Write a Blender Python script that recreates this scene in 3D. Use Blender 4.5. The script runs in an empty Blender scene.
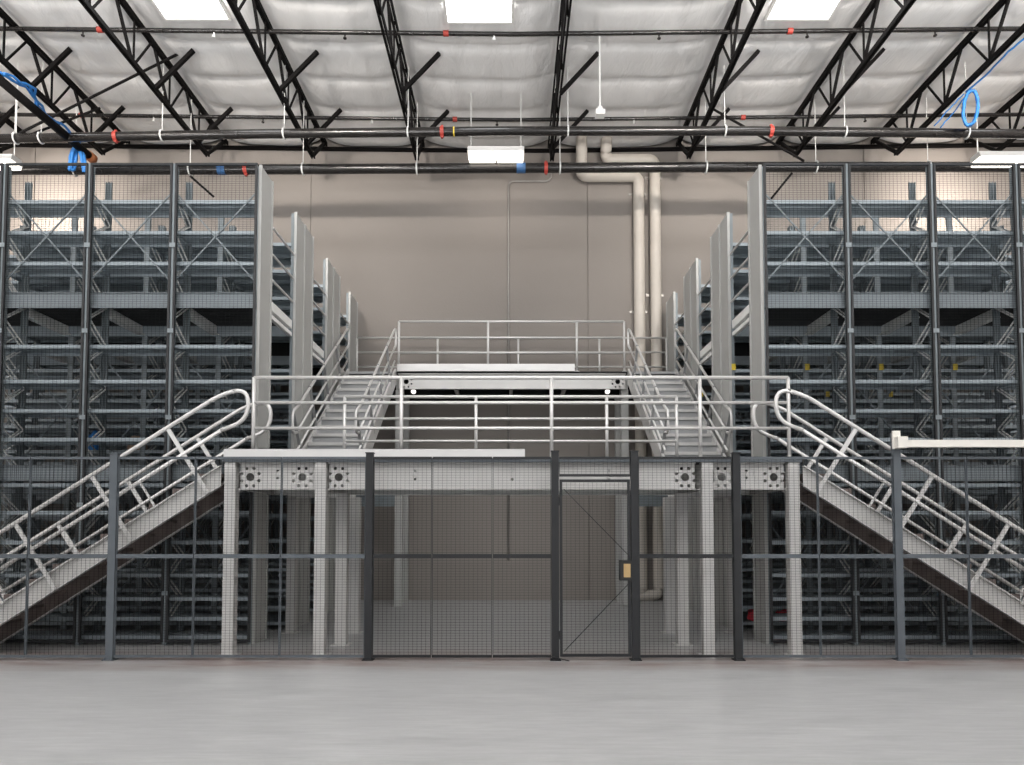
import bpy, bmesh, math, random
from mathutils import Vector, Matrix
random.seed(7)
C = bpy.context.scene.collection
R = math.radians
FPX, EYE, TILT, CX = 700.0, 1.53, R(2.5), 512.0
CY = 532 - FPX * math.tan(TILT)

def P(px, py, D):
    """point seen at pixel px,py of the photo at distance D in front of the camera"""
    u = (px - CX) / FPX; a = -(py - CY) / FPX
    t = D / (math.cos(TILT) - a * math.sin(TILT))
    return Vector((u * t, D, EYE + (math.sin(TILT) + a * math.cos(TILT)) * t))

# ------------------------------------------------------------------ materials
def mat(name, col, rough=.5, metal=0., var=.08, scale=6., bump=0., bscale=40., emit=None, estr=0.):
    m = bpy.data.materials.new(name); m.use_nodes = True
    n, l = m.node_tree.nodes, m.node_tree.links
    b = n['Principled BSDF']
    b.inputs['Roughness'].default_value = rough; b.inputs['Metallic'].default_value = metal
    tc = n.new('ShaderNodeTexCoord')
    nz = n.new('ShaderNodeTexNoise'); nz.inputs['Scale'].default_value = scale; nz.inputs['Detail'].default_value = 5
    l.new(tc.outputs['Object'], nz.inputs['Vector'])
    mr = n.new('ShaderNodeMix'); mr.data_type = 'RGBA'
    mr.inputs[6].default_value = (*[c * (1 - var) for c in col], 1); mr.inputs[7].default_value = (*[min(1, c * (1 + var)) for c in col], 1)
    l.new(nz.outputs['Fac'], mr.inputs[0]); l.new(mr.outputs[2], b.inputs['Base Color'])
    if bump:
        n2 = n.new('ShaderNodeTexNoise'); n2.inputs['Scale'].default_value = bscale; n2.inputs['Detail'].default_value = 4
        l.new(tc.outputs['Object'], n2.inputs['Vector'])
        bp = n.new('ShaderNodeBump'); bp.inputs['Strength'].default_value = bump; bp.inputs['Distance'].default_value = .02
        l.new(n2.outputs['Fac'], bp.inputs['Height']); l.new(bp.outputs['Normal'], b.inputs['Normal'])
    if emit:
        b.inputs['Emission Color'].default_value = (*emit, 1); b.inputs['Emission Strength'].default_value = estr
    return m

M = dict(
    galv=mat('galvanised_light', (.60, .59, .575), .42, .25, .08, 5),
    alu=mat('aluminium_bright', (.74, .73, .715), .35, .35, .05, 4),
    panel=mat('end_panel_grey', (.46, .46, .445), .45, .2, .1, 2),
    shelf=mat('shelf_steel', (.33, .378, .41), .4, .2, .15, 5),
    upright=mat('upright_steel', (.21, .24, .255), .42, .2, .15, 8),
    beam=mat('beam_steel', (.19, .218, .235), .42, .2, .12, 5),
    joist=mat('joist_steel', (.88, .88, .86), .42, .2, .08, 6),
    deck=mat('deck_shade_black', (.028, .029, .03), .6, .2, .1, 4),  # near-black steel colour holds the shade below the decks
    tread=mat('tread_plate', (.40, .405, .41), .4, .35, .1, 8),
    sidetread=mat('dark_tread_shaded_stringer', (.17, .14, .13), .6, .1, .25, 8),
    fence=mat('fence_dark_paint', (.017, .018, .020), .5, .1, .15, 8),
    fencegrey=mat('fence_paint_lit', (.10, .115, .13), .5, .1, .1, 8),  # lighter copy of the fence paint, with the outer sections' light in its colour
    wire=mat('wire_black', (.010, .010, .0105), .5, .3, .1, 8),
    wiregrey=mat('wire_slate', (.012, .013, .014), .5, .3, .1, 8),
    truss=mat('truss_black_paint', (.007, .006, .006), .6, .1, .3, 8),
    pipe=mat('pipe_black_steel', (.018, .016, .015), .22, .0, .5, 14),
    red=mat('coupling_red', (.42, .05, .035), .45, 0, .1),
    redcloth=mat('red_plastic', (.85, .05, .08), .5, 0, .2, 12),
    white=mat('white_paint', (.82, .80, .77), .5, 0, .04),
    cream=mat('cream_paint', (.80, .77, .71), .5, 0, .05),
    duct=mat('vent_pipe_white', (.62, .57, .51), .5, 0, .05),
    grey=mat('conduit_grey', (.38, .36, .34), .4, .5, .1),
    blue=mat('cable_blue', (.03, .22, .62), .45, 0, .25, 12),
    band=mat('band_dark_blue', (.03, .10, .24), .45, 0, .2, 12),
    orange=mat('orange_cap', (.42, .14, .05), .6, 0, .2),
    black=mat('black_plastic', (.012, .012, .012), .5, 0, .2),
    tan=mat('tan_plate', (.55, .38, .18), .45, .2, .1),
    yellow=mat('yellow_tag', (.75, .55, .05), .5, 0, .1),
    card=mat('tan_cardboard', (.45, .31, .22), .8, 0, .15),
    strap=mat('white_strap', (.72, .72, .70), .5, 0, .05),
    sky=mat('skylight_dome', (.9, .9, .9), .5, 0, .01, 2, emit=(.97, .985, 1), estr=9),
    tube=mat('lit_diffuser', (.9, .88, .85), .5, 0, .02, 3, emit=(1, .93, .84), estr=5.0),
    lamp=mat('lit_globe', (.9, .88, .85), .5, 0, .02, 3, emit=(1, .95, .9), estr=1.5),
)

def floor_mat():
    m = mat('polished_concrete', (.375, .376, .378), .34, 0, .05, .35)
    n, l = m.node_tree.nodes, m.node_tree.links; b = n['Principled BSDF']
    base = b.inputs['Base Color'].links[0].from_socket
    tc = n.new('ShaderNodeTexCoord')
    mp = n.new('ShaderNodeMapping'); mp.inputs['Scale'].default_value = (.5, 1.7, 1); l.new(tc.outputs['Object'], mp.inputs[0])
    s = n.new('ShaderNodeTexNoise'); s.inputs['Scale'].default_value = 2.2; s.inputs['Detail'].default_value = 9; s.inputs['Roughness'].default_value = .7
    l.new(mp.outputs[0], s.inputs['Vector'])
    r = n.new('ShaderNodeValToRGB'); r.color_ramp.elements[0].position = .3; r.color_ramp.elements[0].color = (.86, .86, .86, 1)
    r.color_ramp.elements[1].position = .7; r.color_ramp.elements[1].color = (1.08, 1.08, 1.08, 1); l.new(s.outputs['Fac'], r.inputs[0])
    mu = n.new('ShaderNodeMix'); mu.data_type = 'RGBA'; mu.blend_type = 'MULTIPLY'; mu.inputs[0].default_value = 1
    l.new(base, mu.inputs[6]); l.new(r.outputs[0], mu.inputs[7])
    f2 = n.new('ShaderNodeTexNoise'); f2.inputs['Scale'].default_value = 9; f2.inputs['Detail'].default_value = 8; f2.inputs['Roughness'].default_value = .75
    mp3 = n.new('ShaderNodeMapping'); mp3.inputs['Scale'].default_value = (.25, 2.2, 1); mp3.inputs['Rotation'].default_value = (0, 0, .25); l.new(tc.outputs['Object'], mp3.inputs[0]); l.new(mp3.outputs[0], f2.inputs['Vector'])
    r2 = n.new('ShaderNodeMapRange'); r2.inputs[1].default_value = .3; r2.inputs[2].default_value = .7; r2.inputs[3].default_value = .86; r2.inputs[4].default_value = 1.12; l.new(f2.outputs['Fac'], r2.inputs[0])
    mu2 = n.new('ShaderNodeMix'); mu2.data_type = 'RGBA'; mu2.blend_type = 'MULTIPLY'; mu2.inputs[0].default_value = 1
    l.new(mu.outputs[2], mu2.inputs[6]); l.new(r2.outputs[0], mu2.inputs[7]); mu = mu2
    # rusty dirt strip worn along the fence line, y about 8.05 .. 9.3
    sx = n.new('ShaderNodeSeparateXYZ'); l.new(tc.outputs['Object'], sx.inputs[0])
    wn = n.new('ShaderNodeTexNoise'); wn.inputs['Scale'].default_value = 1.1; wn.inputs['Detail'].default_value = 8; wn.inputs['Roughness'].default_value = .75
    mp2 = n.new('ShaderNodeMapping'); mp2.inputs['Scale'].default_value = (.7, 4, 1); l.new(tc.outputs['Object'], mp2.inputs[0]); l.new(mp2.outputs[0], wn.inputs['Vector'])
    d = n.new('ShaderNodeMath'); d.operation = 'SUBTRACT'; l.new(sx.outputs[1], d.inputs[0]); d.inputs[1].default_value = 8.5
    ab = n.new('ShaderNodeMath'); ab.operation = 'ABSOLUTE'; l.new(d.outputs[0], ab.inputs[0])
    fr = n.new('ShaderNodeMapRange'); fr.inputs[1].default_value = .35; fr.inputs[2].default_value = .8; fr.inputs[3].default_value = 1; fr.inputs[4].default_value = 0
    l.new(ab.outputs[0], fr.inputs[0])
    nr = n.new('ShaderNodeMapRange'); nr.inputs[1].default_value = .36; nr.inputs[2].default_value = .60; l.new(wn.outputs['Fac'], nr.inputs[0])
    mm = n.new('ShaderNodeMath'); mm.operation = 'MULTIPLY'; l.new(fr.outputs[0], mm.inputs[0]); l.new(nr.outputs[0], mm.inputs[1])
    m2 = n.new('ShaderNodeMath'); m2.operation = 'MULTIPLY'; l.new(mm.outputs[0], m2.inputs[0]); m2.inputs[1].default_value = .85
    mx = n.new('ShaderNodeMix'); mx.data_type = 'RGBA'; l.new(m2.outputs[0], mx.inputs[0]); l.new(mu.outputs[2], mx.inputs[6]); mx.inputs[7].default_value = (.22, .15, .13, 1)
    l.new(mx.outputs[2], b.inputs['Base Color'])
    rr = n.new('ShaderNodeMapRange'); rr.inputs[3].default_value = .24; rr.inputs[4].default_value = .46; l.new(s.outputs['Fac'], rr.inputs[0]); l.new(rr.outputs[0], b.inputs['Roughness'])
    return m
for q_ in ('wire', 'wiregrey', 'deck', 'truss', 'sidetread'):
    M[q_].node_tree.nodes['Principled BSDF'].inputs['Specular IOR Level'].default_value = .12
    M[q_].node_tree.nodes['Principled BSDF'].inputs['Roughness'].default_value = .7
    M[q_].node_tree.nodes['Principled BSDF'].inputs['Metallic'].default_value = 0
M['floor'] = floor_mat()
M['wall'] = mat('tilt_up_concrete_beige', (.27, .243, .222), .75, 0, .06, .5, bump=.15, bscale=30)
M['sidewall'] = mat('side_concrete', (.5, .46, .43), .8, 0, .05, .5)

def ceil_mat():
    m = mat('white_vinyl_insulation', (.84, .828, .815), .42, 0, .04, .8)
    n, l = m.node_tree.nodes, m.node_tree.links; b = n['Principled BSDF']
    tc = n.new('ShaderNodeTexCoord')
    mp = n.new('ShaderNodeMapping'); mp.inputs['Scale'].default_value = (2.2, .7, 1); mp.inputs['Rotation'].default_value = (0, 0, .45); l.new(tc.outputs['Object'], mp.inputs[0])
    a = n.new('ShaderNodeTexNoise'); a.inputs['Scale'].default_value = 1.6; a.inputs['Detail'].default_value = 6; a.inputs['Distortion'].default_value = .5
    l.new(mp.outputs[0], a.inputs['Vector'])
    bp = n.new('ShaderNodeBump'); bp.inputs['Strength'].default_value = .5; bp.inputs['Distance'].default_value = .10
    l.new(a.outputs['Fac'], bp.inputs['Height']); l.new(bp.outputs['Normal'], b.inputs['Normal'])
    return m
M['ceil'] = ceil_mat()

# ------------------------------------------------------------------ mesh helpers
WL = {}                                                # world location of every object made
class MB:
    def __init__(s): s.v = []; s.f = []
    def quad8(s, c):
        i = len(s.v); s.v += [tuple(p) for p in c]
        s.f += [(i, i+3, i+2, i+1), (i+4, i+5, i+6, i+7), (i, i+1, i+5, i+4), (i+1, i+2, i+6, i+5), (i+2, i+3, i+7, i+6), (i+3, i, i+4, i+7)]
        return s
    def box(s, x0, x1, y0, y1, z0, z1):
        if x0 > x1: x0, x1 = x1, x0
        if y0 > y1: y0, y1 = y1, y0
        return s.quad8([(x0, y0, z0), (x1, y0, z0), (x1, y1, z0), (x0, y1, z0), (x0, y0, z1), (x1, y0, z1), (x1, y1, z1), (x0, y1, z1)])
    def bar(s, p, q, w, h=None, up=(0, 0, 1)):
        p, q = Vector(p), Vector(q); h = h or w; d = (q - p).normalized(); up = Vector(up)
        if abs(d.dot(up)) > .98: up = Vector((0, 1, 0))
        r = d.cross(up).normalized() * (w / 2); u = r.cross(d).normalized() * (h / 2)
        return s.quad8([p - r - u, p + r - u, q + r - u, q - r - u, p - r + u, p + r + u, q + r + u, q - r + u])
    def tube(s, pts, r, n=8, caps=True, closed=False):
        pts = [Vector(p) for p in pts]; rings = []; ref = None
        N = len(pts)
        for k, p in enumerate(pts):
            if closed: d = pts[(k+1) % N] - pts[k-1]
            else: d = pts[min(k+1, N-1)] - pts[max(k-1, 0)]
            d.normalize()
            if ref is None: ref = Vector((0, 0, 1)) if abs(d.z) < .9 else Vector((0, 1, 0))
            a = d.cross(ref).normalized(); b = a.cross(d).normalized(); ref = b
            i = len(s.v)
            for j in range(n):
                t = 2 * math.pi * j / n; s.v.append(tuple(p + (a * math.cos(t) + b * math.sin(t)) * r))
            rings.append(i)
        for k in range(N if closed else N - 1):
            i, j = rings[k], rings[(k+1) % N]
            for q in range(n): s.f.append((i+q, i+(q+1) % n, j+(q+1) % n, j+q))
        if caps and not closed:
            s.f.append(tuple(rings[0]+q for q in range(n-1, -1, -1))); s.f.append(tuple(rings[-1]+q for q in range(n)))
        return s
    def prism(s, prof, axis, a0, a1):
        """extrude a closed 2-D profile along an axis (0: profile is y,z  1: profile is x,z)"""
        i = len(s.v); n = len(prof)
        for a in (a0, a1):
            for (u, w) in prof: s.v.append((a, u, w) if axis == 0 else (u, a, w))
        for k in range(n): s.f.append((i+k, i+(k+1) % n, i+n+(k+1) % n, i+n+k))
        s.f.append(tuple(range(i+n-1, i-1, -1))); s.f.append(tuple(range(i+n, i+2*n)))
        return s
    def build(s, name, m, parent=None, loc=None, smooth=False):
        if parent is not None: off = WL[parent.name]
        else: off = Vector(loc or (0, 0, 0))
        me = bpy.data.meshes.new(name); me.from_pydata([tuple(Vector(v) - off) for v in s.v], [], s.f)
        bm = bmesh.new(); bm.from_mesh(me); bmesh.ops.recalc_face_normals(bm, faces=bm.faces); bm.to_mesh(me); bm.free()
        me.materials.append(m if not isinstance(m, str) else M[m])
        if smooth:
            for p in me.polygons: p.use_smooth = len(p.vertices) == 4
        o = bpy.data.objects.new(name, me); C.objects.link(o); WL[o.name] = off
        if parent is not None: o.parent = parent
        else: o.location = off
        return o

def tag(o, label, cat, group=None):
    o['label'] = label; o['category'] = cat
    if group: o['group'] = group
    return o
def thing(name, loc, label, cat, group=None):
    o = bpy.data.objects.new(name, None); o.empty_display_size = .2; C.objects.link(o); o.location = loc; WL[o.name] = Vector(loc)
    return tag(o, label, cat, group)
def struct(o): o['kind'] = 'structure'; return o

def arc(c, r, a0, a1, n, ax):
    """points on an arc around c; ax = (u, v) axes"""
    u, v = Vector(ax[0]), Vector(ax[1])
    return [Vector(c) + u * r * math.cos(a0 + (a1 - a0) * k / n) + v * r * math.sin(a0 + (a1 - a0) * k / n) for k in range(n + 1)]

def punched(name, m, parent, x0, x1, y0, y1, z0, z1, holes):
    """web plate with real punched holes: holes = [(x, z, r)]"""
    a = MB().box(x0, x1, y0, y1, z0, z1).build(name, m, parent)
    h = MB()
    for (x, z, r) in holes: h.tube([(x, y0 - .05, z), (x, y1 + .05, z)], r, 14)
    c = h.build('cutter', m, parent)
    md = a.modifiers.new('b', 'BOOLEAN'); md.operation = 'DIFFERENCE'; md.object = c; md.solver = 'EXACT'
    bpy.context.view_layer.update()
    me = bpy.data.meshes.new_from_object(a.evaluated_get(bpy.context.evaluated_depsgraph_get()))
    a.modifiers.clear(); old = a.data; a.data = me; me.name = name; bpy.data.meshes.remove(old)
    cm = c.data; bpy.data.objects.remove(c); bpy.data.meshes.remove(cm)
    return a
def flower(x, z):
    return [(x, z, .052)] + [(x + .118 * math.cos(R(22.5 + 45 * k)), z + .118 * math.sin(R(22.5 + 45 * k)), .02) for k in range(8)]

ORD = ['first', 'second', 'third', 'fourth', 'fifth', 'sixth', 'seventh', 'eighth', 'ninth', 'tenth']
WALLY = 15.85

# ------------------------------------------------------------------ room shell
struct(MB().box(-18, 18, -10, WALLY + .3, -.2, 0).build('floor', 'floor'))
w = MB()
xs = [-18, -11.04, -4.64, 1.74, 8.14, 14.5, 18]
for a, b in zip(xs[:-1], xs[1:]): w.box(a + .012, b - .012, WALLY, WALLY + .2, 0, 12)
w.box(-18, 18, WALLY + .03, WALLY + .25, 0, 12)
struct(w.build('wall_back', 'wall'))
struct(MB().box(-18.2, -18, -10, WALLY + .3, 0, 12).build('wall_left', 'sidewall'))
struct(MB().box(18, 18.2, -10, WALLY + .3, 0, 12).build('wall_right', 'sidewall'))

TX = [-11.1, -8.87, -6.60, -4.31, -2.06, .866, 3.83, 6.14, 8.33, 10.5]
def zc(x): return 10.40 + .013 * abs(x)
def zb(x): return 9.585 + .017 * abs(x)
# insulation: sheets sagging between trusses, with a crease at every purlin
cm = MB()
edges = [-18] + TX + [18]
gx = []
for a, b in zip(edges[:-1], edges[1:]):
    n = 14
    gx += [(a + (b - a) * k / n, k / n, b - a) for k in range(n)]
gx.append((18, 0, 1))
gy = [-10 + .5 * k for k in range(38)] + [9 + .09 * k for k in range(int((WALLY - .1 - 9) / .09))] + [WALLY - .1]
for iy, y in enumerate(gy):
    for (x, t, wd) in gx:
        wd = min(wd, 3)
        q = 1 - (2 * t - 1) ** 4                        # flat in the middle, up at the trusses
        ph = ((15.42 - y) / 1.0) % 1.0
        pil = (1 - abs(2 * ph - 1) ** 5) * .065         # pillow between purlins
        rnd = .012 * math.sin(3.1 * x + 1.7 * y) * math.sin(1.3 * x - 2.3 * y + 1)
        end = max(0, (y - (WALLY - .3)) / .3) ** 2 * .01
        cm.v.append((x, y, zc(x) + .17 - .15 * q - pil * q + rnd * q + end))
nx = len(gx)
for j in range(len(gy) - 1):
    for i in range(nx - 1):
        a = j * nx + i; cm.f.append((a, a + 1, a + nx + 1, a + nx))
struct(cm.build('ceiling', 'ceil', smooth=True))
struct(MB().box(-18, 18, -10, WALLY + .3, 10.95, 11.1).build('ceiling_deck', 'black'))
# ledger angle along the wall head
lg = MB()
for a, b in zip(edges[:-1], edges[1:]): lg.bar((a, WALLY - .06, zc(a) - .09), (b, WALLY - .06, zc(b) - .09), .10, .05)
struct(lg.build('trim_1', 'truss'))
# skylights
k = 1
for x0, x1 in ((-10.7, -9.45), (-5.97, -4.9), (-1.10, -.01), (4.41, 5.45), (9.2, 10.45)):
    for ya in (9.25, 2.6, -4.2):
        xm = (x0 + x1) / 2
        s_ = MB().box(x0, x1, ya, ya + 2.45, zc(xm) - .085, zc(xm) - .07)
        o = struct(s_.build('window_%d' % k, 'sky'))
        fr = MB()
        zz = zc(xm) - .08
        for (a, b, c, d) in ((x0 - .05, x1 + .05, ya - .05, ya), (x0 - .05, x1 + .05, ya + 2.45, ya + 2.5), (x0 - .05, x0, ya, ya + 2.45), (x1, x1 + .05, ya, ya + 2.45)):
            fr.box(a, b, c, d, zz - .02, zz + .06)
        fr.build('skylight_frame', 'white', o)
        k += 1

# ------------------------------------------------------------------ roof trusses
def truss(x, i, label):
    y1, y0 = 15.75, 3.0
    zt, zl = zc(x) + .02, zb(x)
    t = thing('roof_truss', (x, y1, zt), label, 'roof truss', 'black open-web trusses under the insulated roof')
    m = MB()
    for s in (-1, 1): m.bar((x + s * .028, y0, zt), (x + s * .028, y1 + .05, zt), .028, .09)
    m.build('top_chord', 'truss', t)
    m = MB()
    ye = 14.85
    for s in (-1, 1): m.bar((x + s * .028, y0, zl), (x + s * .028, ye, zl), .03, .075)
    m.build('bottom_chord', 'truss', t)
    MB().bar((x, ye - .05, zl), (x, y1 - .05, zt - .02), .06, .06).build('end_diagonal', 'truss', t)
    p = 1.27; yb = ye - .45
    while yb > y0 + .7:
        MB().bar((x, yb, zl), (x, yb, zt), .028).build('web_member', 'truss', t)
        MB().bar((x - .012, yb - .02, zl), (x - .012, yb - .58, zt), .045).build('web_member', 'truss', t)
        MB().bar((x + .012, yb + .02, zl), (x + .012, yb + .58, zt), .03).build('web_member', 'truss', t)
        yb -= p
    for yy in (12.55, 14.32):
        MB().bar((x + .03, yy, zl), (x + .72, yy, zc(x + .7) - .06), .065).build('knee_brace', 'truss', t)
    return t
names = ['black roof truss cut by the left edge of the picture', 'black roof truss above the blue cable bundle on the left',
         'third black roof truss from the left edge, left of the left skylight', 'fourth black roof truss from the left, right of the left skylight',
         'black roof truss left of the middle skylight and hanging light', 'nearly end-on black roof truss just right of the middle skylight',
         'black roof truss left of the right skylight', 'black roof truss just right of the right skylight',
         'black roof truss with the blue cable coil hung beside it', 'rightmost black roof truss, only its wall end in view']
for i, (x, nm) in enumerate(zip(TX, names)): truss(x, i, nm)

# ------------------------------------------------------------------ sprinkler piping
def branch(py, D, label, heads, cps):
    a, b = P(512, py + 1.5, D), None
    z0 = a.z
    pts = [(x, D, z0 + .011 * abs(x) - .02) for x in (-12.5, -9, -6, -3, 0, 3, 6, 9, 12.5)]
    t = thing('sprinkler_branch_pipe', pts[4], label, 'sprinkler pipe')
    MB().tube(pts, .038, 10).build('pipe', 'pipe', t, smooth=True)
    for px in heads:
        p = P(px, py, D); z = z0 + .011 * abs(p.x) - .02
        MB().tube([(p.x, D, z), (p.x, D, z - .10)], .014, 8).tube([(p.x, D, z - .10), (p.x, D, z - .115)], .032, 8).build('sprinkler_head', 'pipe' if px % 2 else 'strap', t)
    for px in cps:
        p = P(px, py, D); z = z0 + .011 * abs(p.x) - .02
        o = MB().tube([(p.x - .045, D, z), (p.x + .045, D, z)], .05, 12).build('pipe_coupling', 'red', t); o['label'] = 'red pipe coupling'
    return t
branch(31.5, 11.95, 'thin black sprinkler pipe close under the skylights', (83, 214, 345, 494, 659, 807, 935), (100, 446, 790))
branch(117.5, 14.35, 'thin black sprinkler pipe between the skylights and the back wall', (154, 263, 372, 497, 634, 865), (82, 455, 743))

def main_pipe(pys, D, r, label, hangers, cps, extra=None, braces=()):
    pts = [P(px, py, D) for px, py in pys]
    def at(x):
        for a, b in zip(pts[:-1], pts[1:]):
            if a.x <= x <= b.x: return a.lerp(b, (x - a.x) / (b.x - a.x))
        return pts[-1]
    t = thing('sprinkler_main_pipe', pts[len(pts) // 2], label, 'sprinkler pipe')
    MB().tube(pts, r, 16).build('pipe', 'pipe', t, smooth=True)
    for px in hangers:
        x = P(px, pys[1][1], D).x; p = at(x)
        h = MB().tube(arc(p, r + .012, 0, 2 * math.pi, 18, ((0, 1, 0), (0, 0, 1)))[:-1], .016, 6, closed=True)
        h.tube([p + Vector((0, 0, r)), Vector((x, D, zc(x) - .05))], .009, 6)
        o = h.build('hanger', 'strap', t); o['label'] = 'white loop hanger and rod'
    for px in cps:
        x = P(px, pys[1][1], D).x; p = at(x)
        o = MB().tube([p - Vector((.035, 0, 0)), p + Vector((.035, 0, 0))], r + .014, 16).box(x - .02, x + .02, D - .03, D + .03, p.z - r - .035, p.z + r + .035).build('pipe_coupling', 'red', t); o['label'] = 'red pipe coupling'
    for px, w_, m in extra or ():
        x = P(px, pys[1][1], D).x; p = at(x)
        MB().tube([p - Vector((w_, 0, 0)), p + Vector((w_, 0, 0))], r + .006, 16).build('pipe_band', m, t)
    for (a, b) in braces:
        MB().tube([a, b], .024, 8).build('sway_brace', 'truss', t)
    return t
main_pipe([(-60, 140), (120, 136.5), (250, 134), (510, 131), (760, 131), (1024, 134), (1090, 135)], 12.95, .083,
          'thick black sprinkler main hung below the trusses, the nearer one',
          (16, 41, 162, 284, 408, 568, 725, 845, 967), (116, 442, 771), ((454, .012, 'yellow'),),
          ((P(18, 134, 12.95), P(178, 54, 12.8)), (P(27, 136, 12.95), P(100, 108, 13.6))))
main_pipe([(-60, 170), (90, 170), (250, 169.5), (512, 168), (760, 167), (1024, 167), (1090, 167)], 14.05, .098,
          'thick black sprinkler main crossing the back wall, the farther one',
          (75, 190, 303, 417, 560, 706, 816, 928), (246, 546), ((222, .08, 'band'), (521, .09, 'band')),
          ((P(713, 109, 13.8), P(804, 161, 14.05)), (P(190, 176, 14.05), P(214, 197, 14.3)), (P(792, 173, 14.05), P(771, 199, 14.3))))

# black pipe running back on the left with an orange end, blue cable tied along it
t = thing('drain_pipe', P(94, 159, 13.6), 'black pipe sloping back over the left racking with an orange open end', 'pipe')
a, b = P(-14, 68, 11.0), P(90, 156.5, 13.6)
MB().tube([a, b], .075, 14).build('pipe', 'truss', t, smooth=True)
d_ = (b - a).normalized()
MB().tube([b - d_ * .05, b + d_ * .10], .095, 14).build('end_collar', 'orange', t, smooth=True)
def wob(pts, r, seed=1, n=6, amp=.03):
    rnd = random.Random(seed); out = []
    for p, q in zip(pts[:-1], pts[1:]):
        for k in range(n):
            out.append(p.lerp(q, k / n) + Vector((rnd.uniform(-amp, amp), rnd.uniform(-amp, amp), rnd.uniform(-amp, amp))))
    return out + [pts[-1]]
t = thing('blue_cable', P(78, 150, 13.4), 'blue cable bundle running down the black pipe and tied in hanging loops on the left', 'cable')
m = MB()
for k in range(3): m.tube(wob([P(-6 + 3 * k, 70, 11.2), P(26 + 3 * k, 88, 11.8), P(44 + 2 * k, 116, 12.6), P(66 + 3 * k, 134, 13.2), P(76, 146, 13.35)], 1, k, 5, .04), .022, 6)
m.build('cable_run', 'blue', t, smooth=True)
m = MB()
for k in range(5):
    q = [P(78, 141, 13.35), P(74 - k * .7, 152, 13.3 + .03 * k), P(70.5 - k * .3, 170, 13.35), P(74, 170, 13.38), P(76.5, 152, 13.37), P(79, 143, 13.36), P(82.5 + k * .3, 155, 13.34), P(86 + k * .2, 171, 13.36), P(84, 171, 13.36), P(81, 154, 13.3), P(78, 141, 13.35)]
    m.tube(wob(q, 1, 20 + k, 3, .015), .026, 6)
m.build('hanging_loop', 'blue', t, smooth=True)
t = thing('blue_cable_coil', P(970, 90, 12.6), 'blue cable coil hung from the truss at the upper right', 'cable')
m = MB()
rnd = random.Random(3)
for k in range(9):
    q = []
    for j in range(24):
        an = 2 * math.pi * j / 24
        q.append(P(970.5 + (7.2 + rnd.uniform(-1.2, 1.2)) * math.cos(an) + 1.5 * math.sin(an), 108 - (17.5 + rnd.uniform(-1.2, 1.2)) * math.sin(an), 12.6 + .02 * k))
    m.tube(q, .022, 6, closed=True)
m.build('coil', 'blue', t, smooth=True)
m = MB()
m.tube(wob([P(966, 92, 12.6), P(985, 76, 12.2), P(1008, 52, 11.6), P(1034, 30, 11.2)], 1, 4, 5, .006), .017, 6)
m.tube(wob([P(964, 94, 12.6), P(950, 108, 12.8), P(934, 126, 13.0)], 1, 5, 5, .008), .012, 6)
m.tube(wob([P(964, 98, 12.6), P(954, 112, 12.8), P(940, 128, 13.0)], 1, 6, 5, .008), .012, 6)
m.build('cable_run', 'blue', t, smooth=True)

# hanging fluorescent fixtures
def light(xc, label, dz=0, pw=4):
    D = 13.75; a, b = P(468, 154.5, D), P(524, 154.5, D); hw = (b.x - a.x) / 2; z = a.z + dz
    t = thing('hanging_light', (xc, D, z), label, 'light fixture', 'hanging fluorescent lights near the back wall')
    MB().prism([(D - .17, z - .02), (D - .13, z + .10), (D + .13, z + .10), (D + .17, z - .02)], 0, xc - hw, xc + hw).build('housing', 'white', t)
    for s in (-1, 1):
        MB().box(xc + s * .02, xc + s * (hw - .02), D - .15, D + .15, z - .09, z - .022).build('diffuser', 'tube', t)
        MB().tube([(xc + s * (hw - .06), D, z + .1), (xc + s * (hw - .06), D, zc(xc) - .02)], .011, 6).build('suspension_rod', 'strap', t)
    ld = bpy.data.lights.new('tube_light', 'AREA'); ld.shape = 'RECTANGLE'; ld.size = 2 * hw; ld.size_y = .12; ld.energy = pw; ld.color = (1, .90, .80); ld.spread = R(130)
    lo = bpy.data.objects.new('tube_light', ld); C.objects.link(lo); lo.parent = t; lo.location = (0, .52, .0); lo.rotation_euler = (R(79), 0, 0)
    return t
xc = P(496, 154, 13.75).x; step = P(1003, 160, 13.75).x - xc
light(xc, 'lit white fluorescent fixture hung in front of the middle of the back wall')
light(xc - step, 'lit white fluorescent fixture at the left edge above the racking', -.16, 60)
light(xc + step, 'lit white fluorescent fixture at the right edge above the racking', -.10, 60)
# hanging sensor
p = P(600, 113, 12.0)
t = thing('ceiling_sensor', p, 'small white sensor box hanging on a rod right of centre', 'sensor')
MB().tube([p + Vector((0, 0, .08)), Vector((p.x, 12.0, zc(p.x) - .03))], .016, 8).build('drop_rod', 'strap', t)
MB().box(p.x - .08, p.x + .08, 11.92, 12.08, p.z - .06, p.z + .03).tube([(p.x, 12, p.z + .03), (p.x, 12, p.z + .10)], .05, 10).build('sensor_box', 'white', t)

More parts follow.
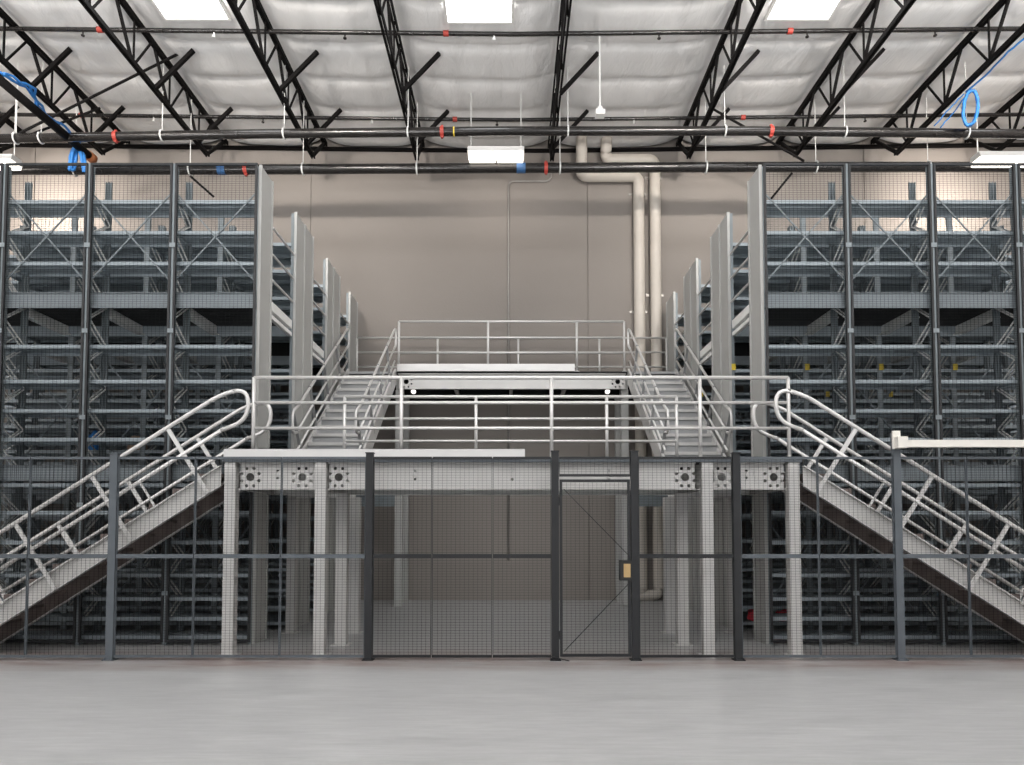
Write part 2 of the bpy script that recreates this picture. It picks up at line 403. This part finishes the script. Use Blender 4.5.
# ------------------------------------------------------------------ vent pipes and conduit on the back wall
def bend(pts, r, n=6):
    pts = [Vector(p) for p in pts]; out = [pts[0]]
    for a, b, c in zip(pts[:-2], pts[1:-1], pts[2:]):
        u, v = (a - b).normalized(), (c - b).normalized()
        for k in range(n + 1):
            s = k / n; out.append((b + u * r).lerp(b, s).lerp(b.lerp(b + v * r, s), s))
    return out + [pts[-1]]
D = 15.70
def vent(px_top, px_bot, y_h, label, dz):
    xt, xb = P(px_top, 150, D - .3).x, P(px_bot, 300, D).x
    zh = P(600, y_h, D).z
    t = thing('vent_pipe', (xb, D, 0), label, 'pipe')
    MB().tube(bend([(xt, D - .25, zh + dz), (xt, D - .2, zh + .2), (xt, D, zh), (xb, D, zh), (xb, D, .42), (xb, D, .12), (xb - .55, D, .12)], .17), .125, 14).build('pipe', 'duct', t, smooth=True)
    for z in (zh - .35, zh - 3.1):
        MB().box(xb - .2, xb + .2, D + .13, WALLY, z - .03, z + .03).build('wall_bracket', 'grey', t)
    return t
vent(582, 639.5, 176.5, 'cream vent pipe bending out of the roof and down the wall, left of the pair', .9)
vent(607, 656, 160, 'cream vent pipe bending out of the roof and down the wall, right of the pair', .6)
x0, x1 = P(551, 170, WALLY).x, P(508.5, 170, WALLY).x
z0 = P(512, 182, WALLY).z
m = MB().tube(bend([(x0, WALLY - .03, 10.3), (x0, WALLY - .03, z0), (x1, WALLY - .03, z0), (x1, WALLY - .03, .9)], .15), .022, 8)
tag(m.build('wall_conduit', 'grey', loc=(x1, WALLY - .03, .9), smooth=True), 'thin grey conduit running down the middle of the back wall', 'conduit')

# ------------------------------------------------------------------ shelving
X0, BW, SD, TOP = 3.51, 1.18, .46, 6.66
SH = [.12, .37, .64, .96, 1.41, 1.82, 2.20, 2.45, 2.83, 3.23, 3.64, 4.13, 4.86, 5.30, 5.74, 6.18]
def plain(mb, name, m):
    me = bpy.data.meshes.new(name); me.from_pydata(mb.v, [], mb.f)
    bm = bmesh.new(); bm.from_mesh(me); bmesh.ops.recalc_face_normals(bm, faces=bm.faces); bm.to_mesh(me); bm.free()
    me.materials.append(M[m]); return me
u = MB().box(-.022, .022, -.003, .003, 0, TOP).box(-.022, -.018, -.003, .034, 0, TOP).box(.018, .022, -.003, .034, 0, TOP).box(-.03, .03, -.003, .05, 0, .008)
ME_UP = plain(u, 'upright', 'upright')
s = MB().box(-BW/2 + .025, BW/2 - .025, .004, SD - .004, -.006, 0)
s.box(-BW/2 + .025, BW/2 - .025, 0, .006, -.05, 0).box(-BW/2 + .025, BW/2 - .025, .006, .02, -.05, -.044)
s.box(-BW/2 + .025, BW/2 - .025, SD - .006, SD, -.045, 0)
s.box(-BW/2 + .025, -BW/2 + .03, 0, SD, -.045, 0).box(BW/2 - .03, BW/2 - .025, 0, SD, -.045, 0)
s.box(-BW/2 + .03, BW/2 - .03, SD/2 - .04, SD/2 + .04, -.022, -.006)
ME_SH = plain(s, 'shelf', 'shelf')
ME_FB = plain(MB().box(-BW/2, BW/2, -.012, -.004, -.22, .0).box(-BW/2, BW/2, -.03, -.012, -.012, 0).box(-BW/2, BW/2, -.03, -.012, -.22, -.208), 'floor_beam', 'beam')
def xb_mesh(za, zb_, y):
    h = BW/2 - .03
    return plain(MB().bar((-h, y, za), (h, y, zb_), .02, .012, up=(0, 1, 0)).bar((-h, y + .008, zb_), (h, y + .008, za), .02, .012, up=(0, 1, 0)), 'cross_brace', 'upright')
ME_XB = [xb_mesh(5.02, 6.28, -.008), xb_mesh(5.02, 5.72, SD + .008), xb_mesh(2.6, 4.0, SD + .008), xb_mesh(.3, 1.9, SD + .008)]
sb = MB()
for z in (.3,):
    for k in range(10):
        zz = z + .6 * k; sb.bar((0, .01, zz), (0, SD - .01, zz + .3), .016).bar((0, SD - .01, zz + .3), (0, .01, zz + .6), .016)
ME_SB = plain(sb, 'side_brace', 'joist')
def end_panel_mesh():
    m = MB().box(-.012, .012, -.01, SD + .01, 0, TOP + .02)
    m.box(-.03, .012, -.012, .012, 0, TOP + .02).box(-.03, .012, SD - .012, SD + .012, 0, TOP + .02).box(-.04, .04, -.01, SD + .01, 0, .01)
    return plain(m, 'end_panel', 'panel')
ME_EP = end_panel_mesh()
ME_TAG = plain(MB().box(-.035, .035, -.012, -.004, -.05, .05), 'load_tag', 'yellow')

def child(name, me, parent, loc, sx=1):
    o = bpy.data.objects.new(name, me); C.objects.link(o); o.parent = parent; o.location = loc
    if sx != 1: o.scale = (sx, 1, 1)
    return o
ROWS = [(9.62, 4, 'frontmost row'), (11.07, 4, 'second row'), (11.56, 5, 'third row'), (12.97, 5, 'fourth row'), (13.46, 6, 'fifth row'), (14.82, 7, 'row by the back wall')]
for side, sg in (('left', -1), ('right', 1)):
    for ri, (y, nb, rn) in enumerate(ROWS):
        for b in range(nb):
            x = sg * (X0 + BW * (b + .5) + (.045 if ri == 0 and sg < 0 else 0))
            endtxt = ', with pale end panel' if b == 0 and ri < 5 else ''
            t = thing('shelving_bay', (x, y, 0), '%s shelving bay from the %s aisle edge, %s%s' % (ORD[b], side, rn, endtxt), 'shelving', 'grey steel shelving bays in the %s racking' % side)
            if ri == 5: t.scale = (1, 1.5, 1)
            for sx in (-1, 1):
                child('upright', ME_UP, t, (sx * (BW/2 - .022), 0, 0)); r = child('upright', ME_UP, t, (sx * (BW/2 - .022), SD, 0)); r.rotation_euler = (0, 0, math.pi)
                if sx == -sg or ri in (0, 1, 3): child('side_brace', ME_SB, t, (sx * (BW/2 - .03), 0, 0))
            for z in SH: child('shelf', ME_SH, t, (0, 0, z))
            if ri == 0:
                for z in (2.45, 4.86): child('floor_beam', ME_FB, t, (0, 0, z))
                child('cross_brace', ME_XB[0], t, (0, 0, 0))
            if ri in (0, 2, 4, 5):
                child('cross_brace', ME_XB[2], t, (0, 0, 0)); child('cross_brace', ME_XB[3], t, (0, 0, 0))
            if ri in (2, 4): child('cross_brace', ME_XB[1], t, (0, 0, 0))
            if b == 0:
                e = child('end_panel', ME_EP, t, (-sg * (BW/2 + .018), 0, 0), sg); e['label'] = 'pale grey end panel'
            if side == 'right' and ri in (1, 3) and b < 4:
                e = child('load_tag', ME_TAG, t, (-(BW/2 - .022), 0, 4.16 if ri == 1 else 4.10)); e['label'] = 'small yellow tag'

# walkway decks in the aisles between the shelving rows
AIS = [(10.11, 11.03, 8.3, 'front'), (12.06, 12.93, 9.5, 'middle'), (13.96, 14.79, 10.7, 'rear')]
for side, sg in (('left', -1), ('right', 1)):
    for (ya, yb, xe, an) in AIS:
        for z, ln in ((2.45, 'middle'), (4.86, 'upper')):
            t = thing('walkway_deck', (sg * X0, ya, z), 'steel walkway deck on the %s level of the %s racking, %s aisle' % (ln, side, an), 'walkway', 'walkway decks between the shelving rows')
            prof = [(ya, z), (yb, z)]; n = 12; w_ = (yb - ya) / n
            for k in range(n, 0, -1):
                yk = ya + w_ * k; prof += [(yk, z - .05), (yk - w_ * .35, z - .05), (yk - w_ * .5, z - .02), (yk - w_ * .85, z - .02)]
            prof.append((ya, z - .05))
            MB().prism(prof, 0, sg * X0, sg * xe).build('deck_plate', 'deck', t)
            MB().box(sg * X0, sg * xe, yb - .024, yb, z - .22, z - .055).build('header_beam', 'shelf', t)
            b = 0
            while X0 + BW * b < xe:
                x = sg * (X0 + .02 + BW * b)
                if b == 0:
                    MB().box(x - .03, x + .03, ya - .02, yb - .03, z - .10, z + .03).build('edge_joist', 'joist', t)
                    MB().box(x - .03, x + .03, ya - .02, yb - .03, z - .22, z - .16).build('joist', 'joist', t)
                else: MB().box(x - .02, x + .02, ya - .02, yb - .03, z - .19, z - .06).box(x - .06, x + .06, ya - .02, yb - .03, z - .205, z - .19).build('joist', 'joist', t)
                b += 1
            if ln == 'upper':
                for zz in (.35, .73, 1.13):
                    MB().tube([(sg * X0, ya - .02, z + zz), (sg * X0, yb + .02, z + zz)], .019, 8).build('guard_bar', 'galv', t)
# little bundles on the shelves
def bundle(name, p, sx, sy, sz, m, label, cat, seed):
    rnd = random.Random(seed)
    bm = bmesh.new(); bmesh.ops.create_icosphere(bm, subdivisions=3, radius=1)
    for v in bm.verts:
        c = v.co.copy(); k = 1 + .18 * math.sin(5 * c.x + seed) * math.sin(4 * c.y + 2 * seed) + .1 * math.sin(7 * c.z + c.x * 3)
        v.co = Vector((c.x * sx * k, c.y * sy * k, max(-.6, c.z * k) * sz + .6 * sz))
    me = bpy.data.meshes.new(name); bm.to_mesh(me); bm.free(); me.materials.append(M[m])
    for f in me.polygons: f.use_smooth = True
    o = bpy.data.objects.new(name, me); C.objects.link(o); o.location = p; tag(o, label, cat); return o
bundle('red_bundle', (3.86, 11.2, .122), .11, .1, .13, 'redcloth', 'bright red bundle on a low shelf just left of the right aisle column', 'bundle', 1)
bundle('red_bundle', (4.30, 11.2, .122), .10, .1, .11, 'redcloth', 'darker red bundle on a low shelf between two right columns', 'bundle', 2)
bundle('blue_bundle', (-6.75, 11.25, 2.83), .12, .14, .2, 'blue', 'blurred blue bundle on the left shelving above the near fence post', 'bundle', 3)
bundle('tan_bundle', (-6.05, 11.25, 2.83), .14, .14, .16, 'card', 'blurred tan bundle on the left shelving behind the stair handrail', 'bundle', 4)

# ------------------------------------------------------------------ wire mesh helper
def wires(x0, x1, z0, z1, y, w=.0024, px=.053, pz=.032):
    m = MB(); h = w / 2
    n = max(1, round((x1 - x0) / px)); 
    for k in range(1, n): x = x0 + (x1 - x0) * k / n; m.box(x - h, x + h, y - h, y + h, z0, z1)
    n = max(1, round((z1 - z0) / pz))
    for k in range(1, n): z = z0 + (z1 - z0) * k / n; m.box(x0, x1, y + h, y + 3 * h, z - h, z + h)
    return m
def frame(x0, x1, z0, z1, y, w, d=.03):
    return MB().box(x0, x1, y - d/2, y + d/2, z0, z0 + w).box(x0, x1, y - d/2, y + d/2, z1 - w, z1).box(x0, x0 + w, y - d/2, y + d/2, z0 + w, z1 - w).box(x1 - w, x1, y - d/2, y + d/2, z0 + w, z1 - w)

# tall wire screens on the front of the racking
for side, sg in (('left', -1), ('right', 1)):
    for b in range(4):
        xa = X0 + (.012 if sg < 0 else -.03) + BW * b; xb = xa + BW
        a, c = sorted((sg * xa, sg * xb)); y = 9.535
        t = thing('wire_screen', ((a + c) / 2, y, 0), 'tall black wire screen on the %s racking, %s panel from the aisle' % (side, ORD[b]), 'wire screen', 'tall wire screens on the racking')
        frame(a + .02, c - .02, .04, 6.66, y, .03).build('frame', 'fence', t)
        wires(a + .05, c - .05, .07, 6.63, y).build('wire_mesh', 'wiregrey', t)
        MB().box(sg * xb - .022, sg * xb + .022, y + .005, y + .04, 0, 6.66).build('post', 'upright', t)
        for z in (.7, 1.9, 3.1, 4.3, 5.5): MB().box(sg * xb - .04, sg * xb + .04, y - .018, y + .02, z - .03, z + .03).build('clamp', 'upright', t)

# ------------------------------------------------------------------ lower mezzanine landing
YF, YR, ZD, XD = 8.74, 10.12, 2.45, 3.62
t = thing('mezzanine_landing', (0, YF, 0), 'pale steel mezzanine landing on columns behind the wire fence', 'mezzanine')
m = MB().box(-XD, XD, YF - .03, 9.5, ZD - .045, ZD).box(-3.46, 3.46, 9.5, YR, ZD - .045, ZD)
for sg in (-1, 1): m.box(sg * 2.37, sg * 3.46, YR, 10.86, ZD - .045, ZD)
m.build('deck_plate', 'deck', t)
MB().box(-XD, XD, YF - .045, YF - .03, ZD - .05, ZD + .005).build('deck_edge', 'fencegrey', t)
o = MB().box(-3.585, .16, YF - .075, YF - .05, ZD + .0, ZD + .115).box(-3.585, .16, YF - .075, YF - .02, ZD + .11, ZD + .115).build('toe_board', 'alu', t); o['label'] = 'bright aluminium toe board'
def beam(x0, x1, y, z0, z1, holes, par, facing=-1, mm='galv'):
    w_ = punched('beam', M[mm], par, x0, x1, y, y + .012, z0 + .012, z1 - .012, holes) if holes else MB().box(x0, x1, y, y + .012, z0 + .012, z1 - .012).build('beam', mm, par)
    MB().box(x0, x1, y - .065, y + .012, z1 - .012, z1).build('flange', mm, w_)
    MB().box(x0, x1, y - .065, y + .012, z0, z0 + .012).build('flange', mm, w_)
    return w_
ZB0, ZB1 = 2.06, 2.40
zm = (ZB0 + ZB1) / 2 - .01
for sg in (-1, 1):
    a, b = sorted((sg * 3.42, sg * 2.46))
    beam(a, b, YF + .05, ZB0, ZB1, flower(sg * 3.295, zm) + flower(sg * 2.64, zm) + [(sg * 2.95, zm + .08, .016), (sg * 2.95, zm - .01, .016)], t)
dots = []
for x in (-1.22, 0, 1.22): dots += [(x, zm + .08, .018), (x, zm - .03, .018)]
beam(-2.30, 2.30, YF + .05, ZB0, ZB1, flower(-2.18, zm) + flower(2.18, zm) + dots, t)
beam(-3.46, 3.46, YR - .08, ZB0, ZB1 , [], t, mm='joist')
for sg in (-1, 1):
    for xx in (3.42, 2.385):
        x = sg * xx
        MB().box(x - .006, x + .006, YF + .09, YR - .1, ZB0, ZB1 - .01).box(x - .04, x + .04, YF + .09, YR - .1, ZB0, ZB0 + .012).build('side_beam', 'galv', t)
    beam(*sorted((sg * 2.4, sg * 3.46)), 10.75, ZB0, ZB1, [], t, mm='joist')
for x in (-1.22, 0, 1.22): MB().box(x - .03, x + .03, YF + .09, YR - .1, ZB0 + .16, ZB1 - .01).build('joist', 'joist', t)
def column(x, y, z1, w, par, mm='galv'):
    h = w / 2
    c = MB().box(x - h, x + h, y - h, y - h + .014, .012, z1).box(x - h, x + h, y + h - .014, y + h, .012, z1).box(x - h, x - h + .05, y - h + .014, y + h - .014, .012, z1).box(x + h - .05, x + h, y - h + .014, y + h - .014, .012, z1).build('column', mm, par)
    MB().box(x - h - .05, x + h + .05, y - h - .05, y + h + .05, 0, .012).build('base_plate', mm, c)
    return c
for sg in (-1, 1):
    column(sg * 3.52, YF + .04, 2.405, .135, t); column(sg * (2.44 if sg > 0 else 2.39), YF + .04, 2.405, .135, t)
    column(sg * 2.32, 9.6, ZB0, .15, t); column(sg * 2.40, 10.72, ZB0, .15, t)
    column(sg * 3.36, 10.72, ZB0, .13, t)

# guard rails
def guard(label, x0, x1, y, z, posts, heights, r, ends=True):
    t = thing('guard_rail', ((x0 + x1) / 2, y, z), label, 'railing')
    h = heights[0]
    MB().tube([(x0, y, z + h), (x1, y, z + h)], r, 10).build('top_rail', 'alu', t, smooth=True)
    for q in heights[1:]: MB().tube([(x0, y, z + q), (x1, y, z + q)], r * .85, 10).build('mid_rail', 'alu', t, smooth=True)
    for x in posts:
        p = MB().tube([(x, y, z + .01), (x, y, z + h)], r, 10).build('post', 'alu', t, smooth=True)
        MB().box(x - .05, x + .05, y - .05, y + .05, z, z + .01).build('foot_plate', 'alu', p)
    return t
guard('aluminium guard rail along the front edge of the lower landing', -3.27, 3.50, YF + .06, ZD, (-3.27, -1.40, .50, 2.38, 3.50), (1.035, .715, .39), .024)
guard('aluminium guard rail along the rear edge of the lower landing', -2.42, 2.38, YR - .06, ZD, (-2.42, -.52, 1.37, 2.38), (1.035, .715, .39), .024)
guard('aluminium guard rail on the front edge of the upper landing', -2.36, 2.34, 14.44, 4.86, (-2.36, -.50, 1.35, 2.34), (1.06, .72, .40), .024)
guard('aluminium guard rail at the rear of the upper landing along the wall', -3.46, 3.45, 15.46, 4.87, (-3.46, -1.66, .14, 1.95, 3.45), (.99, .665, .335), .024)

# ------------------------------------------------------------------ upper landing
YU, ZU = 14.42, 4.86
t = thing('mezzanine_landing', (0, YU, 0), 'pale steel upper landing in front of the back wall', 'mezzanine')
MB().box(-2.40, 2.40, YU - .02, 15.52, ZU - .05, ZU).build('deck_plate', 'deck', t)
for sg in (-1, 1): MB().box(sg * 2.40, sg * 3.47, YU - .02, 15.52, ZU - .05, ZU).build('deck_plate', 'tread', t)
o = MB().box(-2.38, 1.30, YU - .06, YU - .03, ZU + .0, ZU + .15).build('toe_board', 'alu', t); o['label'] = 'bright aluminium toe board'
zm2 = 4.655
beam(-2.36, 2.36, YU + .02, 4.49, 4.81, flower(-2.2, zm2) + flower(2.2, zm2) + [(-1.3, zm2 + .07, .02), (0, zm2 + .07, .02), (1.3, zm2 + .07, .02)], t)
beam(-3.45, 3.45, 15.46, 4.45, 4.78, [], t, mm='deck')  # rear beam coloured near black for the shade under the landing
for x in (-1.18, -.02, 1.1): MB().box(x - .035, x + .035, YU + .05, 15.44, 4.5, 4.56).box(x - .008, x + .008, YU + .05, 15.44, 4.56, 4.8).build('joist', 'galv', t)
for sg in (-1, 1):
    for y in (14.55, 15.37): column(sg * 2.35, y, 4.49, .15, t, 'panel')
    MB().box(sg * 2.43, sg * 3.46, 14.5, 14.53, 2.06, 2.40).build('tie_beam', 'upright', t)
    MB().box(sg * 2.40 - .01, sg * 2.40 + .01, YU + .05, 15.5, 4.49, 4.8).build('side_beam', 'galv', t)
for px, lb in ((413.5, 'small round white lamp under the left end of the upper landing'), (607.5, 'small round white lamp under the right end of the upper landing')):
    p = P(px, 391.5, 14.75)
    l = thing('round_lamp', (p.x, p.y, 4.8), lb, 'lamp')
    MB().tube([(p.x, p.y, 4.8), (p.x, p.y, p.z + .03)], .015, 8).build('lamp_stem', 'strap', l)
    q = MB(); q.tube([(p.x, p.y - .02, p.z), (p.x, p.y + .03, p.z)], .05, 16); q.tube([(p.x, p.y - .035, p.z), (p.x, p.y - .02, p.z)], .04, 16).build('globe', 'lamp', l)

# ------------------------------------------------------------------ upper staircases
def upper_stair(sg, side):
    y0, z0, y1, z1 = 10.86, ZD, 14.40, ZU; xa, xb = 2.42, 3.40
    t = thing('staircase', (sg * (xa + xb) / 2, y0, z0), 'steel staircase climbing from lower to upper landing on the %s' % side, 'staircase')
    sl = (z1 - z0) / (y1 - y0)
    for x in (xa, xb):
        MB().prism([(y0 - .05, z0 + .0), (y0 + .02, z0 + .12), (y1, z1 + .06), (y1, z1 - .26), (y0 + .35, z0 - .02)], 0, sg * x - .02, sg * x + .02).build('stringer', 'alu', t)
    n = 13; rz = (z1 - z0) / n; ry = (y1 - y0) / n
    for k in range(1, n):
        z = z0 + rz * k; y = y0 + ry * (k - 1) + .1
        MB().box(sg * (xa + .02), sg * (xb - .02), y, y + ry + .03, z - .035, z).box(sg * (xa + .02), sg * (xb - .02), y + .02, y + .026, z - rz, z - .03).build('tread', 'tread', t)
        MB().box(sg * (xa + .03), sg * (xb - .03), y - .012, y, z - .05, z + .002).build('tread_nosing', 'galv', t)
    ang = math.atan(sl); perp = Vector((0, -math.sin(ang), math.cos(ang)))
    for x, nm in ((xa, 'handrail'), (xb, 'handrail')):
        X = sg * x
        def L(y, h): return Vector((X, y, z0 + sl * (y - y0) + .06 + h))
        h = MB().tube(bend([L(y0 + .12, .5), Vector((X, y0 - .08, z0 + .62)), Vector((X, y0 - .08, z0 + .95)), L(y0 + .25, .88), L(y1 - .15, .88), Vector((X, y1 + .02, z1 + .90)), Vector((X, y1 + .02, z1 + .55)), L(y1 - .2, .5)], .1), .023, 10)
        hr = h.build('handrail', 'alu', t, smooth=True)
        MB().tube([L(y0 + .12, .50), L(y1 - .1, .50)], .02, 8).build('mid_rail', 'alu', hr, smooth=True)
        MB().tube([L(y0 + .15, .20), L(y1 - .1, .20)], .02, 8).build('mid_rail', 'alu', hr, smooth=True)
        for y in (y0 + .45, y0 + 1.3, y0 + 2.15, y0 + 3.0):
            b_ = L(y, -.14); hh = 1.06 * math.cos(ang)
            MB().bar(b_, b_ + perp * hh, .045, .02).build('post', 'tread', hr)
    return t
upper_stair(-1, 'left'); upper_stair(1, 'right')

# ------------------------------------------------------------------ side staircases down to the warehouse floor
def side_stair(sg, side):
    sl = .638; xt = 3.64; zt = 2.36
    xf = xt + zt / sl
    t = thing('staircase', (sg * (xt + xf) / 2, 9.1, 0), 'long steel staircase running down from the landing to the floor on the %s' % side, 'staircase')
    ya, yb = 8.74, 9.48
    def zl(x): return zt - sl * (x - xt)
    for y in (ya, yb):
        x1 = xf + .12
        prof = [(sg * xt, zl(xt)), (sg * xt, zl(xt) - .27), (sg * (xf - .27 / sl), 0.0), (sg * xf, 0.0)]
        s_ = MB().prism(prof, 1, y - .006, y + .006)
        so = s_.build('stringer', 'galv' if y == ya else 'sidetread', t)  # back web takes the dark tread colour to paint in its shade
        for dz in (0, -.27):
            e = -1 if y == ya else 1
            p, q = Vector((sg * xt, y - .03, zl(xt) + dz + (-.008 if dz == 0 else .008))), Vector((sg * (xf - (0 if dz == 0 else .27 / sl)) , y - .03, .005))
            MB().bar(p, q, .06, .014).build('flange', 'alu', so)
    n = 13; rz = 2.45 / n; rx = rz / sl
    for k in range(1, n):
        z = 2.45 - rz * k; x = xt + rx * (k - 1)
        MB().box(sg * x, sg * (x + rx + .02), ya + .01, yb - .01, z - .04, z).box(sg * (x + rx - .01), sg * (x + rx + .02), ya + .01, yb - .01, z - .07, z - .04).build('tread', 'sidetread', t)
    ang = math.atan(sl)
    for y in (ya - .075, yb + .0):
        def L(x, h): return Vector((sg * x, y, zl(x) + h))
        xe = xf - .25
        top = [L(xe, .42), L(xe + .18, .42), L(xe + .18, .88), L(xe, .88), L(3.62, .88) + Vector((0, 0, .0)), Vector((sg * 3.29, y, zl(3.62) + .95)), Vector((sg * 3.29, y, zl(3.62) + .55)), L(3.62, .42)]
        h = MB().tube(bend(top, .19), .026, 10)
        hr = h.build('handrail', 'alu', t, smooth=True)
        MB().tube([L(3.58, .42), L(xe, .42)], .024, 10).build('mid_rail', 'alu', hr, smooth=True)
        x = 4.29
        while x < xf:
            p = L(x, .88); d = Vector((-sg * math.sin(ang), 0, -math.cos(ang)))
            MB().bar(p, p + d * (.88 * math.cos(ang) + (.225 if y < 9 else 0)), .05, .022, up=(0, 1, 0)).build('post', 'alu', hr)
            x += .93
        x = 4.62
        while x < xf - .2 and y < 9:
            p = L(x, .42); d = Vector((-sg * math.sin(ang), 0, -math.cos(ang)))
            MB().bar(p, p + d * (.42 * math.cos(ang) + .03), .026, .016, up=(0, 1, 0)).build('short_post', 'alu', hr)
            x += .93
    return t
side_stair(-1, 'left'); side_stair(1, 'right')

# ------------------------------------------------------------------ wire fence
FY = 8.45
posts = [(-4.81, 2.47, 'slate fence post in front of the left stair'), (-1.72, 2.48, 'dark fence post left of the wide middle panels'), (.52, 2.50, 'dark fence post on the hinge side of the gate'),
         (1.48, 2.50, 'dark fence post on the lock side of the gate'), (2.71, 2.48, 'dark fence post right of the gate, beside the right columns'), (4.65, 2.72, 'tall slate fence post in front of the right stair')]
for x, z, lb in posts:
    mm = 'fencegrey' if abs(x) > 4 else 'fence'  # outer posts use the lit copy of the fence paint
    t = thing('fence_post', (x, FY, 0), lb, 'fence post')
    MB().box(x - .044, x + .044, FY - .03, FY + .03, .012, z).build('shaft', mm, t)
    MB().box(x - .05, x + .05, FY - .04, FY + .04, z, z + .012).build('cap', mm, t)
    MB().box(x - .065, x + .065, FY - .065, FY + .065, 0, .012).tube([(x - .045, FY - .045, .012), (x - .045, FY - .045, .03)], .012, 8).tube([(x + .045, FY - .045, .012), (x + .045, FY - .045, .03)], .012, 8).build('base_plate', mm, t)
def fence_panel(x0, x1, label, z0=.03, z1=2.44, mid=True, mm='fence'):
    y = FY
    t = thing('wire_fence_section', ((x0 + x1) / 2, y, z0), label, 'fence panel')
    f = MB().box(x0, x1, y - .015, y + .015, z0, z0 + .03).box(x0, x1, y - .015, y + .015, z1 - .03, z1)
    for x in (x0, x1 - .006): f.box(x, x + .006, y - .012, y + .012, z0 + .03, z1 - .03)
    f.build('frame', mm, t)
    wires(x0 + .012, x1 - .012, z0 + .03, z1 - .03, y, .0024).build('wire_mesh', 'wire', t)
    if mid: MB().box(x0, x1, y - .02, y + .0, 1.215, 1.265).build('mid_rail', mm, t)
    return t
g = .05
for (x0, x1, lb) in ((-6.85, -5.83, 'black wire fence panel cut by the left edge of the picture'), (-5.82, -4.81 - g, 'black wire fence panel left of the slate post by the left stair'),
                     (-4.81 + g, -3.83, 'black wire fence panel right of the slate post by the left stair'), (-3.82, -2.79, 'black wire fence panel in front of the two left columns'), (-2.78, -1.72 - g, 'black wire fence panel left of the dark post near the left columns'),
                     (-1.72 + g, -.97, 'leftmost of the three wire fence panels left of the gate'), (-.96, -.24, 'middle of the three wire fence panels left of the gate'), (-.23, .52 - g, 'wire fence panel next to the gate hinges'),
                     (1.48 + g, 2.71 - g, 'wire fence panel just right of the gate lock post'), (2.71 + g, 3.69, 'wire fence panel in front of the rightmost column'), (3.70, 4.65 - g, 'wire fence panel left of the tall slate post by the right stair'),
                     (4.65 + g, 5.49, 'wire fence panel right of the tall slate post by the right stair'), (5.50, 6.85, 'black wire fence panel cut by the right edge of the picture')):
    fence_panel(x0, x1, lb, mm='fencegrey' if x1 < -1.7 or x0 > 2.7 else 'fence')
fence_panel(.52 + g, 1.48 - g, 'low wire transom panel above the gate', 2.2, 2.44, False)
# gate
t = thing('wire_gate', (.58, FY, .03), 'black wire mesh gate with a lock box between two dark posts', 'gate')
gx0, gx1 = .575, 1.425
frame(gx0, gx1, .04, 2.165, FY, .032).build('gate_frame', 'fence', t)
wires(gx0 + .03, gx1 - .03, .07, 2.13, FY, .0024).build('wire_mesh', 'wire', t)
MB().bar((gx0 + .05, FY + .01, 2.05), (gx1 - .03, FY + .01, 1.26), .008).bar((gx0 + .05, FY + .01, .1), (gx1 - .03, FY + .01, .9), .008).build('brace_rod', 'fence', t)
for z in (.3, 1.9): MB().tube([(gx0 - .015, FY - .02, z - .05), (gx0 - .015, FY - .02, z + .05)], .014, 8).build('hinge', 'fence', t)
lb = MB().box(1.29, 1.43, FY - .06, FY + .03, .95, 1.19).build('lock_box', 'black', t)
MB().box(1.335, 1.415, FY - .066, FY - .06, .99, 1.15).build('lock_plate', 'tan', lb)
MB().tube([(1.375, FY - .066, 1.10), (1.375, FY - .085, 1.10)], .024, 14).build('lock_knob', 'tan', lb)
MB().bar((.43, FY - .06, .06), (.68, FY - .09, .006), .02, .008).build('drop_bolt', 'fence', t)
# cream rail fixed to the tall post
t = thing('boxed_rail', (4.6, FY - .09, 2.53), 'cream white boxed rail fixed across the tall post at the right edge', 'rail')
MB().box(4.63, 6.9, FY - .13, FY - .045, 2.545, 2.63).box(4.63, 6.9, FY - .135, FY - .13, 2.545, 2.555).build('rail', 'cream', t)
MB().box(4.60, 4.72, FY - .15, FY - .04, 2.535, 2.67).box(4.59, 4.68, FY - .06, FY - .031, 2.53, 2.75).build('end_bracket', 'cream', t)

# added area lights, unseen behind the camera, to brighten the roof
for x in (-11, -3.7, 3.7, 11):
    for y in (1.0, -5.0):
        ld = bpy.data.lights.new('roof_fill', 'AREA'); ld.shape = 'RECTANGLE'; ld.size = 1.6; ld.size_y = .5; ld.energy = 600; ld.color = (1, .985, .97)
        lo = bpy.data.objects.new('roof_fill', ld); C.objects.link(lo); lo.location = (x, y, 3.2); lo.rotation_euler = (math.pi, 0, 0)
# added unseen area lights that lift the head of the back wall
for x in (-9.5, -4.5, 4.5, 9.5):
    ld = bpy.data.lights.new('wall_fill', 'AREA'); ld.shape = 'RECTANGLE'; ld.size = 1.2; ld.size_y = .4; ld.energy = 75; ld.color = (1, .93, .85); ld.spread = R(56)
    lo = bpy.data.objects.new('wall_fill', ld); C.objects.link(lo); lo.location = (x, 5.0, 9.3); lo.rotation_euler = (R(91), 0, 0)
# ------------------------------------------------------------------ world, camera, view
W = bpy.data.worlds.new('World'); bpy.context.scene.world = W; W.use_nodes = True
bg = W.node_tree.nodes['Background']; bg.inputs[0].default_value = (.95, .97, 1, 1); bg.inputs[1].default_value = .68
cd = bpy.data.cameras.new('camera'); cam = bpy.data.objects.new('camera', cd); C.objects.link(cam)
cam.location = (0, 0, EYE); cam.rotation_euler = (math.pi / 2 + TILT, 0, 0)
cd.sensor_width = 36; cd.sensor_fit = 'HORIZONTAL'; cd.lens = FPX / 1024 * 36; cd.shift_y = (CY - 382.5) / 1024
cd.clip_start = .05
sc = bpy.context.scene; sc.camera = cam
sc.view_settings.view_transform = 'Standard'; sc.view_settings.look = 'None'; sc.view_settings.gamma = 1; sc.view_settings.use_curve_mapping = False
sc.view_settings.exposure = 0.0
